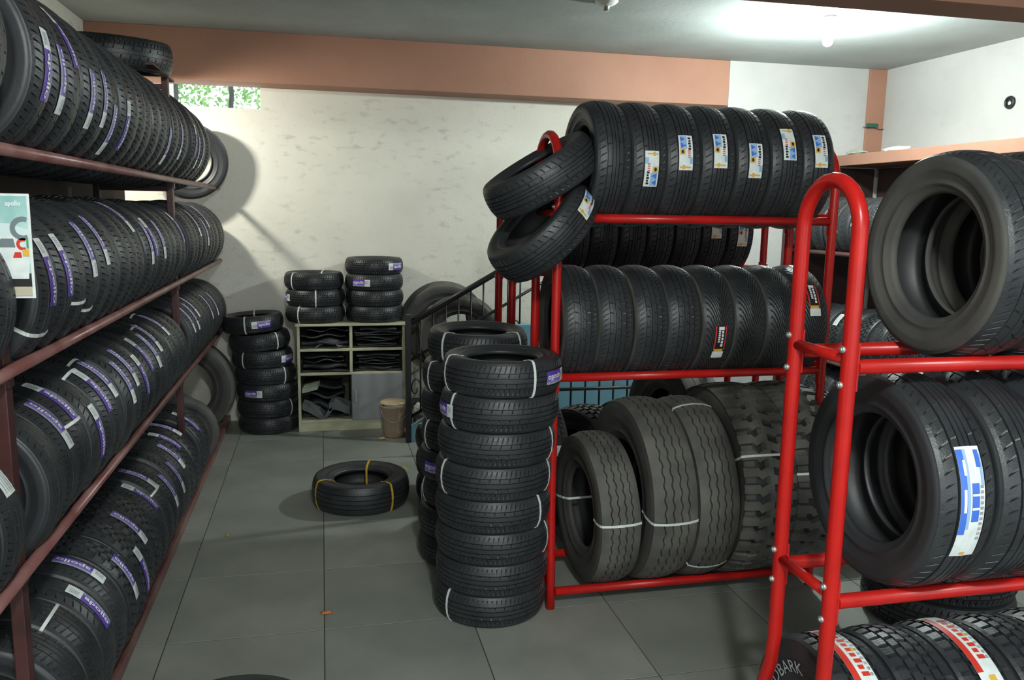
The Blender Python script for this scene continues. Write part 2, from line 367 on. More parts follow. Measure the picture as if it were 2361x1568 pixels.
MARKS = [('L1_2', 'apollo', 2.9, 1),
         ('L1_3', 'apollo', 5.3, 0),
         ('L1_5', 'apollo', 9.0, 0),
         ('L1_6', 'apollo', 4.6, 0),
         ('L1_7', 'apollo', 23.3, 0),
         ('L1_8', 'apollo', 16.4, 1),
         ('L1_14', 'apollo', 19.5, 0),
         ('L1_16', 'apollo', 8.6, 0),
         ('L1_18', 'apollo', 2.4, 1),
         ('L1_19', 'apollo', 13.3, 0),
         ('L1_20', 'apollo', 11.6, 0),
         ('L1_4', 'apollo', -26.8, 1),
         ('L2_2', 'apollo', -10.0, 1),
         ('L2_3', 'apollo', -13.2, 1),
         ('L2_5', 'apollo', -19.9, 0),
         ('L2_6', 'apollo', -26.7, 0),
         ('L2_11', 'apollo', -15.1, 0),
         ('L2_12', 'apollo', -22.8, 1),
         ('L2_13', 'apollo', -17.8, 0),
         ('L2_17', 'apollo', -29.1, 1),
         ('L2_20', 'apollo', -31.6, 0),
         ('L2_23', 'apollo', -40.2, 0),
         ('L2_22', 'apollo', -16.2, 0),
         ('L2_10', 'apollo', -49.4, 0),
         ('L3_15', 'apollo', -54.8, 0),
         ('L3_13', 'apollo', -45.6, 0),
         ('L3_12', 'apollo', -32.9, 0),
         ('L3_11', 'apollo', -37.1, 1),
         ('L3_9', 'apollo', -35.3, 0),
         ('L3_7', 'apollo', -42.9, 0),
         ('L3_8', 'apollo', -26.7, 0),
         ('L3_10', 'apollo', -19.2, 1),
         ('L3_6', 'apollo', -37.1, 1),
         ('L3_4', 'apollo', -51.6, 1),
         ('L3_3', 'apollo', -38.7, 0),
         ('L3_5', 'apollo', -9.6, 1),
         ('L3_20', 'apollo', -46.7, 0),
         ('L3_18', 'apollo', -33.1, 0),
         ('L3_19', 'apollo', -31.6, 0),
         ('L3_23', 'apollo', -28.6, 0),
         ('L3_25', 'apollo', -27.6, 0),
         ('L4_15', 'apollo', -51.8, 1),
         ('L4_14', 'apollo', -68.2, 0),
         ('L4_13', 'apollo', -60.8, 1),
         ('L4_12', 'apollo', -44.3, 0),
         ('L4_11', 'apollo', -26.6, 0),
         ('L4_10', 'apollo', -26.2, 0),
         ('L4_9', 'apollo', -60.0, 0),
         ('L4_8', 'apollo', -50.5, 1),
         ('L4_6', 'apollo', -42.7, 0),
         ('L4_5', 'apollo', -13.5, 1),
         ('L4_4', 'apollo', -24.6, 0),
         ('L4_3', 'apollo', -58.0, 0),
         ('L4_2', 'apollo', -39.1, 1),
         ('L3_1', 'white', -34.5, 0),
         ('L2_2', 'strap', 29.6, 0),
         ('L2_4', 'strap', 15.0, 0),
         ('L2_5', 'strap', 26.0, 0),
         ('L3_4', 'strap', -28.6, 0),
         ('L4_1', 'strap', -56.9, 0),
         ('L3_15', 'strap', -80.9, 0),
         ('L3_13', 'strap', -63.6, 0),
         ('L3_6', 'strap', -59.9, 0),
         ('L3_7', 'strap', -68.1, 0),
         ('L4_9', 'strap', -39.6, 0),
         ('BT1', 'blue', -174.6, 1),
         ('BT2', 'blue', 170.2, 0),
         ('BT3', 'blue', 167.5, 0),
         ('BT4', 'blue', 175.4, 0),
         ('BT5', 'blue', 158.6, 1),
         ('BT6', 'blue', 164.3, 0),
         ('BM4', 'redline', -166.0, 0),
         ('BM7', 'redline', 152.0, 0),
         ('BTilt2', 'blue', -37.9, 1),
         ('BK0', 'apollo', 166.4, 1),
         ('RR5', 'blue', 171.5, 0),
         ('RR6', 'blue', -179.1, 0),
         ('AM0', 'bluelong', 175.7, 0),
         ('AB0', 'redlong', 103.9, 0),
         ('AB2', 'redlong', 102.0, 0),
         ('D1_5', 'white', -161.3, 0),
         ('D2_4', 'white', -140.0, 0),
         ('SF0', 'strap', -170.6, 0),
         ('SF0', 'strap', -71.0, 0),
         ('SF0', 'apolloh', -40.2, 1),
         ('SF1', 'strap', -153.6, 0),
         ('SF1', 'apolloh', -167.3, 1),
         ('SF2', 'strap', -33.3, 0),
         ('SF3', 'strap', -161.1, 0),
         ('SF3', 'strap', -30.2, 0),
         ('SF4', 'strap', -48.8, 0),
         ('SF5', 'strap', -28.9, 0),
         ('SF7', 'strap', -149.4, 0),
         ('SB0', 'strap', -142.8, 0),
         ('SB0', 'strap', -44.6, 0),
         ('SB1', 'strap', -159.3, 0),
         ('SB3', 'strap', -165.3, 0),
         ('SB4', 'apolloh', -138.5, 1),
         ('SB5', 'strap', -177.9, 0),
         ('SS0', 'strap', 179.3, 0),
         ('SS2', 'strap', -156.1, 0),
         ('SL0', 'strap', -100.5, 0),
         ('SL0', 'strap', 88.7, 0),
         ('SL0', 'apolloh', -69.8, 0),
         ('SL1', 'strap', -51.1, 0),
         ('SL2', 'strap', -125.6, 0),
         ('SL2', 'apolloh', -31.7, 0),
         ('SL3', 'strap', -47.2, 0),
         ('SL4', 'apolloh', -113.9, 1),
         ('SL5', 'strap', -35.1, 0),
         ('SC0', 'strap', -136.8, 0),
         ('SC0', 'strap', 65.9, 0),
         ('SC1', 'strap', -89.2, 0),
         ('SC1', 'apolloh', -165.2, 1),
         ('SC2', 'strap', -124.4, 0),
         ('SD0', 'apolloh', -46.1, 0),
         ('SD1', 'apolloh', -119.9, 1),
         ('FL', 'yellow', -54.1, 0),
         ('FL', 'yellow', -157.1, 0),
         ('FL', 'yellow', 75.2, 0),
         ('BL0', 'strap', 174.8, 0),
         ('BL0', 'strap', -8.0, 0),
         ('BL1', 'strap', -176.0, 0),
         ('BL2', 'strap', 102.9, 0),
         ('BL2', 'strap', -137.4, 0),
         ('BL3', 'strap', 151.2, 0),
         ('BL4', 'strap', 162.8, 0)]
# ------------------------------------------------------------------ the room
XL, XR, YB, YF, ZC = -1.72, 5.17, 7.33, -1.6, 3.20
YW2, XW2 = 7.03, 3.58
fl = struct(MB().box((XL, YF, -.12), (XR, YB + .1, -.0022)).build('floor', M['grout']))
struct(MB().box((-9, -14, -.25), (12, YF - .12, -.13)).build('pavement', M['concrete']))
# stone tiles, one by one
tile_me = []
for mm in ('tile', 'tile2', 'tile3'):
    me = MB()
    w, d, e = .3278, .3143, .0008
    me.add([(-w, -d, -.0022), (w, -d, -.0022), (w, d, -.0022), (-w, d, -.0022), (-w, -d, -.001), (w, -d, -.001), (w, d, -.001), (-w, d, -.001),
            (-w + e, -d + e, 0), (w - e, -d + e, 0), (w - e, d - e, 0), (-w + e, d - e, 0)],
           [(0, 1, 5, 4), (1, 2, 6, 5), (2, 3, 7, 6), (3, 0, 4, 7), (4, 5, 9, 8), (5, 6, 10, 9), (6, 7, 11, 10), (7, 4, 8, 11), (8, 9, 10, 11)])
    q = mesh('tile', me.v, me.f); q.materials.append(M[mm]); tile_me.append(q)
rt = random.Random(3)
for i in range(11):
    for j in range(12):
        cx = -1.672 + .33 - .0 + .66 * i; cy = .333 - .0 + .633 * j + .3165 - .0
        cx = -.022 - .66 * 3 + .33 + .66 * i + .0
        if cx - .33 > XR or cy - .32 > YB: continue
        o = bpy.data.objects.new('tile', rt.choice(tile_me)); C.objects.link(o); o.parent = fl
        o.location = (cx, cy, -.0006 + rt.uniform(-.0005, .0004))
        if rt.random() < .5: o.rotation_euler = (0, 0, pi)
struct(MB().box((XL - .1, YF, ZC), (XR + .1, YB + .1, ZC + .12)).build('ceiling', M['ceiling']))
struct(MB().box((XL - .12, YF, -.12), (XL, YB, ZC)).build('wall_left', M['wall']))
struct(MB().box((XR, YF, -.12), (XR + .12, YB, ZC)).build('wall_right', M['wallr']))
struct(MB().box((XL, YF - .12, -.12), (-.6, YF, ZC)).box((4.4, YF - .12, -.12), (XR, YF, ZC)).box((-.6, YF - .12, 2.55), (4.4, YF, ZC)).build('wall_front', M['wall']))
WX0, WX1, WZ0, WZ1 = -1.22, -.478, 2.64, 3.02
b = MB()
b.box((XL, YB, -.12), (WX0, YB + .14, ZC)); b.box((WX1, YB, -.12), (XW2 + .1, YB + .14, ZC))
b.box((WX0, YB, -.12), (WX1, YB + .14, WZ0)); b.box((WX0, YB, WZ1), (WX1, YB + .14, ZC))
struct(b.build('wall_back', M['wall']))
struct(MB().box((XW2, YW2, -.12), (XR, YB + .14, ZC)).build('wall_back_right', M['wallr']))
struct(MB().box((XL, 7.03, 2.81), (XW2, 7.33, ZC), .006).build('ceiling_beam', M['salmon']))
struct(MB().box((XL, 3.37, 2.81), (XR, 3.62, ZC), .006).build('ceiling_beam', M['salmon']))
pil = struct(MB().box((4.99, 7.006, 2.402), (5.169, 7.031, ZC - .001), .004).build('corner_pillar', M['salmon']))
# window at the back: frame and sill
wf = struct(MB().box((WX0, YB + .001, WZ0 - .012), (WX1, YB + .139, WZ0 + .001), .002).build('window_1', M['wall']))
MB().box((-1.265, YB + .30, 2.3), (-1.205, YB + .36, 3.3), .004).build('outer_post', M['lampwhite'], wf)
# what is seen through it: two trunks and bright leaves
ro = random.Random(9)
for (tx, tyy, tr, lab) in ((-1.46, 9.2, .062, 'slim pale trunk seen at the left of the high window'), (-.92, 9.4, .030, 'thin trunk in the middle of the high window')):
    t = empty('tree', (tx, tyy, 1.2), lab, 'tree', 'trees outside the high window')
    pts = [(tx + ro.uniform(-.02, .02), tyy, 1.2 + .3 * k) for k in range(11)]
    local(MB().tube(pts, [tr * (1 - .03 * k) for k in range(11)], 8), t).build('trunk', M['bark'], t)
    lv = MB()
    for k in range(1400):
        c = Vector((ro.uniform(*((-2.1, -1.16) if tx < -1.3 else (-1.12, -.2))), tyy + ro.uniform(.10, .9), ro.uniform(2.5, 3.6)))
        if ro.random() < .25 and c.x > -.95 and c.z > 2.9 : continue
        a = Vector((ro.uniform(-1, 1), ro.uniform(-.5, .5), ro.uniform(-1, 1))).normalized() * ro.uniform(.02, .045)
        n = Vector((ro.uniform(-1, 1), ro.uniform(-1, 1), ro.uniform(-1, 1))).cross(a).normalized() * a.length * .5
        lv.add([c - a, c + n, c + a, c - n], [(0, 1, 2, 3)])
    o = local(lv, t).build('foliage', M['leaf'], t); o['kind'] = 'stuff'
# slab shelf on the right wall and the bits lying on it
struct(MB().box((4.68, 1.2, 2.302), (XR, YW2 - .002, 2.40), .006).build('trim_1', M['salmon']))
tag(MB().box((4.73, 4.55, 2.402), (5.0, 5.12, 2.425), .004).add([(4.74, 4.6, 2.4255), (4.98, 4.6, 2.45), (4.98, 5.05, 2.43), (4.74, 5.05, 2.4255)], [(0, 1, 2, 3)]).build('folded_paper', M['cloth']),
    'flat folded pale paper lying on the salmon wall ledge', 'paper')


def lump(name, c, s, m, seed, label, cat, parent=None, sub=3):
    bm = bmesh.new(); bmesh.ops.create_icosphere(bm, subdivisions=sub, radius=1); rr = random.Random(seed)
    ph = [rr.uniform(0, 6) for _ in range(6)]
    for v in bm.verts:
        p = v.co.copy(); k = 1 + .16 * sin(4 * p.x + ph[0]) * sin(5 * p.y + ph[1]) + .10 * sin(9 * p.z + ph[2] + 4 * p.x) + .06 * sin(15 * p.y + ph[3])
        v.co = Vector((c[0] + p.x * s[0] * k, c[1] + p.y * s[1] * k, c[2] + max(p.z * k, -.98) * s[2]))
    me = bpy.data.meshes.new(name); bm.to_mesh(me); bm.free()
    me.polygons.foreach_set('use_smooth', [True] * len(me.polygons))
    o = link(name, me, m, parent)
    if label: tag(o, label, cat)
    return o


lump('cloth_bundle', (4.80, 6.83, 2.421), (.085, .11, .022), M['cloth'], 3, 'crumpled pale green cloth at the corner end of the salmon ledge', 'cloth')
lump('plastic_bag', (4.84, 6.35, 2.424), (.06, .16, .024), M['paper'], 4, 'crumpled whitish bag on the salmon ledge near the corner', 'bag')
# hole with a pipe end in the right wall, broken socket on the pillar
h = empty('pipe_outlet', (5.168, 5.52, 2.73), 'round dark pipe hole high in the right wall', 'pipe')
ring = MB(); ring.tube([(5.160, 5.52 + .040 * cos(a), 2.73 + .040 * sin(a)) for a in [2 * pi * k / 20 for k in range(20)]], .010, 6, closed=True)
local(ring, h).build('rim', M['blackiron'], h)
d = MB(); d.add([(5.162, 5.52 + .042 * cos(2 * pi * k / 20), 2.73 + .042 * sin(2 * pi * k / 20)) for k in range(20)], [tuple(range(20))]); local(d, h).build('hole', M['black'], h)
lump('wire_stub', (5.152, 5.51, 2.722), (.008, .014, .016), M['strap'], 8, None, None, None, 2)
o = bpy.data.objects['wire_stub']; o.parent = h; o.matrix_parent_inverse = Matrix.Translation(-h.location)
h2 = empty('broken_socket', (5.05, 7.004, 2.69), 'small broken green box with wire ends on the corner pillar', 'socket')
bb = MB(); bb.box((4.985, 6.985, 2.672), (5.10, 7.005, 2.708), .004); local(bb, h2).build('box', mat('dark_green_plastic', (.02, .10, .07), .4), h2)
bw = MB(); bw.tube([(4.95, 7.0, 2.675), (4.99, 6.985, 2.665), (5.06, 6.98, 2.668), (5.12, 6.99, 2.655), (5.17, 6.995, 2.66)], .003, 5); local(bw, h2).build('wire', M['blackiron'], h2)
# lamps
lb = empty('ceiling_bulb', (3.42, 5.30, 3.2), 'glaring bare bulb hanging under the ceiling at upper right', 'lamp')
x = MB().lathe([(0, 0), (.045, 0), (.045, -.02), (.018, -.03), (.018, -.10), (0, -.10)], (3.42, 5.30, 3.2), 16); local(x, lb).build('holder', M['lampwhite'], lb)
x = MB().lathe([(.014, -.10), (.02, -.115), (.033, -.14), (.036, -.165), (.028, -.188), (.012, -.198), (0, -.20)], (3.42, 5.30, 3.2), 16); local(x, lb).build('bulb', M['bulb'], lb)
bpy.data.objects['bulb_light'].location = (3.42, 5.30, 2.96)
lh = empty('hooded_lamp', (-1.72, 6.25, 2.66), 'hooded wall lamp hidden behind the top tier of tyres', 'lamp')
local(MB().tube([(-1.72, 6.25, 2.655), (-1.50, 6.25, 2.655)], .010, 8), lh).build('arm', M['lampwhite'], lh)
x = MB().box((-1.56, 6.15, 2.648), (-1.30, 6.46, 2.654)).box((-1.56, 6.15, 2.56), (-1.30, 6.156, 2.654)).box((-1.56, 6.15, 2.56), (-1.554, 6.46, 2.654))
local(x, lh).build('hood', M['lampwhite'], lh)
lf = empty('front_bay_bulb', (1.0, .35, 3.2), 'bare bulb under the ceiling of the front bay', 'lamp')
x = MB().lathe([(0, 0), (.045, 0), (.045, -.02), (.018, -.03), (.018, -.06), (0, -.06)], (1.0, .35, 3.2), 16); local(x, lf).build('holder', M['lampwhite'], lf)
hub = empty('ceiling_rose', (1.83, 5.36, 3.2), 'small round grey ceiling fitting cut by the top edge', 'fitting')
x = MB().lathe([(0, -.03), (.035, -.03), (.055, -.02), (.075, -.005), (.078, 0)], (1.83, 5.36, 3.2), 24); local(x, hub).build('cover', M['lampwhite'], hub)
x = MB().lathe([(0, -.06), (.018, -.06), (.022, -.03)], (1.83, 5.36, 3.2), 14); local(x, hub).build('terminal', M['steel'], hub)
# specks on the floor
tag(lump('orange_scrap', (-.012, 3.645, .006), (.026, .010, .006), mat('orange_wrapper', (.55, .17, .02), .5), 5, 'small orange scrap lying on the tile joint', 'scrap'), None)
tag(MB().add([(.51, 5.70, .0006), (.55, 5.69, .0006), (.575, 5.73, .0006), (.55, 5.78, .0006), (.515, 5.77, .0006)], [(0, 1, 2, 3, 4)]).build('yellow_stain', mat('yellow_spill', (.35, .42, .08), .6)), 'small yellow green spill on the floor behind the lone tyre', 'stain')
tag(lump('yellow_scrap', (-.555, 4.68, .004), (.010, .012, .004), mat('yellow_wrapper', (.40, .28, .05), .5), 6, 'tiny yellow brown scrap near the maroon rack on the floor', 'scrap', None, 2), None)

# ------------------------------------------------------------------ maroon rack along the left wall
rk = empty('tyre_rack', (-1.05, 5.0, 0), 'long maroon steel tyre rack of four tiers along the left wall', 'rack')
for z in (1.99, 1.39, .81):
    local(MB().tube([(-.84, 1.6, z), (-.84, 7.325, z)], .018, 12), rk).build('front_rail', M['railm'], rk)
    local(MB().tube([(-1.24, 1.6, z), (-1.24, 7.325, z)], .018, 10), rk).build('back_rail', M['railm'], rk)
local(MB().box((-.845, 1.6, .002), (-.800, 7.325, .052), .003), rk).build('floor_channel', M['railm'], rk)
local(MB().box((-1.26, 1.6, .002), (-1.22, 7.325, .036), .003), rk).build('floor_channel', M['railm'], rk)
for y in (2.5, 5.30):
    for x in (-.875, -1.275):
        local(MB().box((x - .018, y - .024, .0), (x + .018, y + .024, 2.575), .003), rk).build('post', M['maroon'], rk)
    for z in (2.54, 1.955, 1.355, .775):
        local(MB().box((-1.257, y - .012, z - .03), (-.893, y + .012, z), .002), rk).build('cross_bar', M['maroon'], rk)
    for z in (1.99, 1.39, .81):
        x = MB().box((-.866, y - .02, z - .05), (-.85, y + .02, z - .016)); local(x, rk).build('bracket', M['maroon'], rk)
for x in (-1.295, -.895): local(MB().box((x, 4.85, 2.578), (x + .04, 5.50, 2.590)), rk).build('top_rail', M['maroon'], rk)

local(MB().box((-1.412, 1.6, .02), (-1.402, 6.60, 2.44)), rk).build('added_dark_sheet', mat('dark_brown_sheet', (.050, .026, .022), .6, var=.4, scale=3), rk)  # sheet added to darken the wall seen between the tiers

# right wall rack
rd = empty('tyre_rack', (4.45, 5.0, 0), 'maroon steel tyre rack standing against the right wall', 'rack')
for z in (1.53, .60):
    local(MB().tube([(4.26, 3.4, z), (4.26, 7.02, z)], .018, 10), rd).build('front_rail', M['railm'], rd)
    local(MB().tube([(4.66, 3.4, z), (4.66, 7.02, z)], .018, 10), rd).build('back_rail', M['railm'], rd)
for x in (4.22, 4.70):
    local(MB().box((x - .016, 6.975, 0), (x + .016, 7.02, 2.29), .003), rd).build('post', M['maroon'], rd)
    local(MB().box((x - .016, 4.72, 0), (x + .016, 4.76, 2.29), .003), rd).build('post', M['maroon'], rd)
local(MB().box((4.25, 3.4, .0), (4.28, 7.0, .04)).box((4.65, 3.4, .0), (4.68, 7.0, .04)), rd).build('floor_channel', M['railm'], rd)


local(MB().box((5.135, 3.4, .02), (5.145, 6.97, 2.29)), rd).build('added_dark_sheet', bpy.data.materials['dark_brown_sheet'], rd)  # brown sheet added so the wall under the ledge stays dark
local(MB().box((4.24, 7.021, .02), (5.13, 7.027, 2.29)), rd).build('end_sheet', bpy.data.materials['dark_brown_sheet'], rd)

# ------------------------------------------------------------------ red racks with hoop ends


def hoop_pts(x, y0, y1, ztop, zbend, flare, z0=.0):
    r = (y1 - y0) / 2; cy = (y0 + y1) / 2
    pts = [(x, y0 - flare, z0), (x, y0 - flare * .5, zbend * .5), (x, y0 - flare * .06, zbend - .04), (x, y0, zbend + .05)]
    zs = ztop - r
    pts += [(x, y0, zbend + .05 + (zs - zbend - .05) * k / 4) for k in (1, 2, 3, 4)]
    pts += [(x, cy - r * cos(a), zs + r * sin(a)) for a in [pi * k / 14 for k in range(1, 14)]]
    pts += [(x, y1, zbend + .05 + (zs - zbend - .05) * k / 4) for k in (4, 3, 2, 1)]
    pts += [(x, y1, zbend + .05), (x, y1 + flare * .06, zbend - .04), (x, y1 + flare * .5, zbend * .5), (x, y1 + flare, z0)]
    return pts


def red_rack(label, xa, xb, y0, y1, ztop, rails, r=.021, zbend=.55, flare=.06, rr=.020, low=None, bolts=True):
    t = empty('tyre_rack', ((xa + xb) / 2, (y0 + y1) / 2, 0), label, 'rack', 'red tubular tyre racks')
    for x in (xa, xb):
        local(MB().tube(hoop_pts(x, y0, y1, ztop, zbend, flare), r, 14), t).build('hoop_frame', M['red'], t)
    lv = list(rails) + ([low] if low else [])
    for z in lv:
        g = flare * .85 if (low and z == low) else 0
        for y in (y0 - g, y1 + g):
            local(MB().tube([(xa + r, y, z), (xb - r, y, z)], rr, 12), t).build('rail', M['red'], t)
        for x in (xa, xb):
            if z == low and not bolts: continue
            local(MB().tube([(x, y0 - g, z + .02), (x, y1 + g, z + .02)], rr * .78, 10), t).build('end_bar', M['red'], t)
            for y, s in ((y0 - g, -1), (y1 + g, 1)):
                if z == low: continue
                p = MB().box((x + (.012 if x == xa else -.022), y - .014, z - .065), (x + (.022 if x == xa else -.012), y + .014, z + .065), .002)
                local(p, t).build('bracket_plate', M['red'], t)
                for dz in (-.048, .048):
                    sx = -1 if x == xa else 1
                    bt = MB(); c = Vector((x + sx * (r - .004), y, z + dz))
                    bt.tube([c, c + Vector((sx * .010, 0, 0))], .0095, 8)
                    bt.tube([c + Vector((sx * .010, 0, 0)), c + Vector((sx * .014, 0, 0))], [.008, .004], 8)
                    local(bt, t).build('bolt', M['steel'], t)
    return t


red_rack('middle red tubular rack with two shelves over the lorry tyres', 1.015, 2.375, 3.53, 3.90, 2.19, (1.10, 1.82), low=.080, flare=.03, zbend=.5)
red_rack('rear red rack whose upper shelf shows behind the middle rack', 1.045, 2.60, 4.54, 4.90, 2.02, (1.50,), flare=.03, zbend=.5)
red_rack('near red rack at the right with a tall bare hoop end', 1.36, 3.30, 1.90, 2.16, 1.945, (.785, 1.452), flare=.17, zbend=.50, r=.0215, rr=.0205)

# ------------------------------------------------------------------ cream cabinet with folded rubber
cb = empty('cabinet', (.22, 6.85, 0), 'cream metal cabinet with open pigeonholes and one grey door', 'cabinet')
X0, X1, Y0, Y1 = -.217, .662, 6.85, 7.31
T = .022


def cpart(name, lo, hi, m='cream', ch=.003): return local(MB().box(lo, hi, ch), cb).build(name, M[m], cb)


cpart('side_panel', (X0, Y0, .0), (X0 + T, Y1, .885)); cpart('side_panel', (X1 - T, Y0, .0), (X1, Y1, .885))
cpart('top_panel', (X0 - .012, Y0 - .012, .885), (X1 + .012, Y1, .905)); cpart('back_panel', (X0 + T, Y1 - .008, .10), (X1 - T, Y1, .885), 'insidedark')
cpart('shelf', (X0 + T, Y0, .675), (X1 - T, Y1 - .008, .697)); cpart('shelf', (X0 + T, Y0, .475), (X1 - T, Y1 - .008, .497)); cpart('shelf', (X0 + T, Y0, .075), (X1 - T, Y1 - .008, .097))
cpart('divider', (.204, Y0, .697), (.228, Y1 - .008, .885)); cpart('divider', (.204, Y0, .497), (.228, Y1 - .008, .675))
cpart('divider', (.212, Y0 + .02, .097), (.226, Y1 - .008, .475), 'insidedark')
cpart('kick_plate', (X0 + T, Y0 + .004, .0), (X1 - T, Y0 + .012, .075))
dr = cpart('door', (.218, Y0 - .014, .088), (.640, Y0 + .004, .482), 'greydoor', .004); dr['label'] = 'grey flush cabinet door'
hd = MB().box((.246, Y0 - .024, .245), (.258, Y0 - .013, .345), .002); x = local(hd, cb).build('handle', M['steel'], dr)


def folds(name, x0, x1, z0, z1, y0, y1, seed, m, label, lay=5):
    """sheets of folded rubber: wavy layers on one another"""
    rr = random.Random(seed); b = MB(); nx, ny = 22, 6
    H = (z1 - z0) / lay
    for l in range(lay):
        a, p, q = rr.uniform(.10, .34), rr.uniform(0, 6), rr.uniform(3, 8)
        xa = x0 + rr.uniform(0, .14) * (x1 - x0) * (l > 0); xb = x1 - rr.uniform(0, .16) * (x1 - x0) * (l > 0)
        pts = []
        for i in range(nx + 1):
            for j in range(ny + 1):
                u = i / nx; v = j / ny; x = xa + (xb - xa) * u
                e = sin(pi * min(1, max(0, u))) ** .4
                y = y0 + (y1 - y0) * v + .018 * sin(q * u + l)
                zt = z0 + H * l + H * .5 + H * a * 1.1 * sin(q * u * 1.3 + p) * e + H * .25 * sin(9 * v + p)
                zt = min(max(zt, z0 + .004), z1)
                pts.append((x, y, zt))
        n = len(pts); low = [(x, y, max(z0 + .001, z - H * (.5 + .3 * sin(l + 3 * y)))) for x, y, z in pts]
        f = []
        for i in range(nx):
            for j in range(ny):
                k = i * (ny + 1) + j
                f.append((k, k + ny + 1, k + ny + 2, k + 1)); f.append((n + k, n + k + 1, n + k + ny + 2, n + k + ny + 1))
        for i in range(nx):
            for j in (0, ny):
                k = i * (ny + 1) + j; f.append((k, k + ny + 1, n + k + ny + 1, n + k) if j else (k + ny + 1, k, n + k, n + k + ny + 1))
        for j in range(ny):
            for i in (0, nx):
                k = i * (ny + 1) + j; f.append((k, k + 1, n + k + 1, n + k))
        b.add(pts + low, f, True)
    return tag(b.build(name, M[m]), label, 'inner tube')


folds('folded_inner_tubes', -.188, .198, .699, .865, 6.865, 7.25, 1, 'tube', 'crumpled black inner tubes in the upper left pigeonhole', 4)
folds('folded_inner_tubes', .234, .634, .699, .868, 6.865, 7.25, 2, 'tube', 'neatly pressed black inner tubes in the upper right pigeonhole', 7)
folds('folded_inner_tubes', -.188, .198, .499, .655, 6.865, 7.25, 3, 'tube', 'crumpled dark inner tubes in the middle left pigeonhole', 4)
folds('folded_inner_tubes', .234, .634, .499, .655, 6.865, 7.25, 4, 'tube', 'pressed black inner tubes in the middle right pigeonhole', 6)
folds('folded_inner_tubes', -.188, .205, .099, .40, 6.95, 7.25, 5, 'tube', 'pile of black inner tubes at the bottom left of the cabinet', 4)


def flap(label, pts, th, depth, m='flap', hang=.0):
    """a bent sheet of thick rubber, its front edge following pts (x, z)"""
    b = MB(); n = len(pts); v = []
    for (x, z) in pts: v.append((x, 6.862, z))
    for (x, z) in pts: v.append((x + .02, 6.862 + depth, z + .03))
    for (x, z) in pts: v.append((x, 6.862, z - th))
    for (x, z) in pts: v.append((x + .02, 6.862 + depth, z + .03 - th))
    f = []
    for i in range(n - 1):
        f += [(i, i + 1, n + i + 1, n + i), (2 * n + i, 3 * n + i, 3 * n + i + 1, 2 * n + i + 1), (i, 2 * n + i, 2 * n + i + 1, i + 1), (n + i, n + i + 1, 3 * n + i + 1, 3 * n + i)]
    f += [(0, n, 3 * n, 2 * n), (n - 1, 3 * n - 1, 4 * n - 1, 2 * n - 1)]
    b.add(v, f, False)
    return tag(b.build('rubber_flap', M[m]), label, 'rubber sheet')


flap('grey rubber flap folded in a V at the cabinet bottom left', [(-.185, .23), (-.13, .205), (-.06, .16), (-.015, .118), (.02, .17), (.05, .205)], .045, .07)
flap('wide grey rubber flap sagging beside the V shaped one', [(.03, .235), (.07, .25), (.12, .235), (.16, .215), (.20, .20)], .07, .06)
flap('pale green folded sheet in the cabinet bottom left', [(-.185, .355), (-.12, .37), (-.06, .385)], .03, .08, 'cloth')
flap('grey rubber strip hanging over the upper left shelf', [(-.08, .70), (-.03, .74), (.03, .752), (.09, .735), (.14, .705)], .012, .05)

# bucket
bk = empty('bucket', (.545, 6.62, 0), 'tan plastic bucket with a loose lid beside the cabinet', 'bucket')
x = MB().lathe([(0, .002), (.082, .002), (.085, .01), (.100, .245), (.104, .25), (.104, .262), (.097, .262), (.094, .25), (.080, .012), (0, .012)], (.545, 6.62, 0), 28); local(x, bk).build('body', M['bucket'], bk)
x = MB().lathe([(0, .302), (.085, .298), (.110, .290), (.112, .279), (.105, .275), (0, .278)], (.545, 6.62, 0), 28); lid = local(x, bk).build('lid', M['lid'], bk); lid['label'] = 'pale tan lid'
x = MB().tube([(.545 + .104 * cos(a), 6.62 - .104 * abs(sin(a)) - .004, .235 - .10 * sin(a)) for a in [pi * k / 12 for k in range(13)]], .0025, 5); local(x, bk).build('wire_handle', M['steel'], bk)
rag = lump('rag', (.545, 6.62, .265), (.094, .094, .014), M['paper'], 11, None, None, None, 3); rag.parent = bk; rag.matrix_parent_inverse = Matrix.Translation(-bk.location); rag['label'] = 'white rag under the lid'
tag(lump('yellow_paper_scrap', (.44, 6.52, .010), (.028, .016, .010), M['lid'], 12, 'small yellowish scrap at the foot of the bucket', 'scrap'), None)

# ------------------------------------------------------------------ stairs, railing, blue wall
st = struct(MB().box((.66, 6.42, 0), (.661, 6.43, .001)).build('staircase', M['stairblue']))
prof = [(.665, 0), (.665, .12)] + [(.665 + 3.2 * k / 8, .12 + .60 * 3.2 * k / 8) for k in range(1, 9)] + [(3.865 - .3, 0)]
prof = [(.665, 0), (.665, .125), (2.9, .125 + .56 * 2.235), (2.9, 0)]
v = [(x, 6.40, z) for x, z in prof] + [(x, 6.47, z) for x, z in prof]; n = len(prof)
local(MB().add(v, [tuple(range(n)), tuple(range(2 * n - 1, n - 1, -1))] + [(i, (i + 1) % n, n + (i + 1) % n, n + i) for i in range(n)]), st).build('stringer_wall', M['stairblue'], st)
for k in range(8):
    MB().box((.72 + .27 * k, 6.472, 0), (.72 + .27 * (k + 1) - .002, 7.325, .15 + .150 * k), .004).build('step', M['concrete'], st)
rl = empty('stair_railing', (.64, 6.44, 0), 'black iron railing climbing to the right behind the tall stacks', 'railing')


def rp(name, pts, r, n=8): return local(MB().tube(pts, r, n), rl).build(name, M['blackiron'], rl)


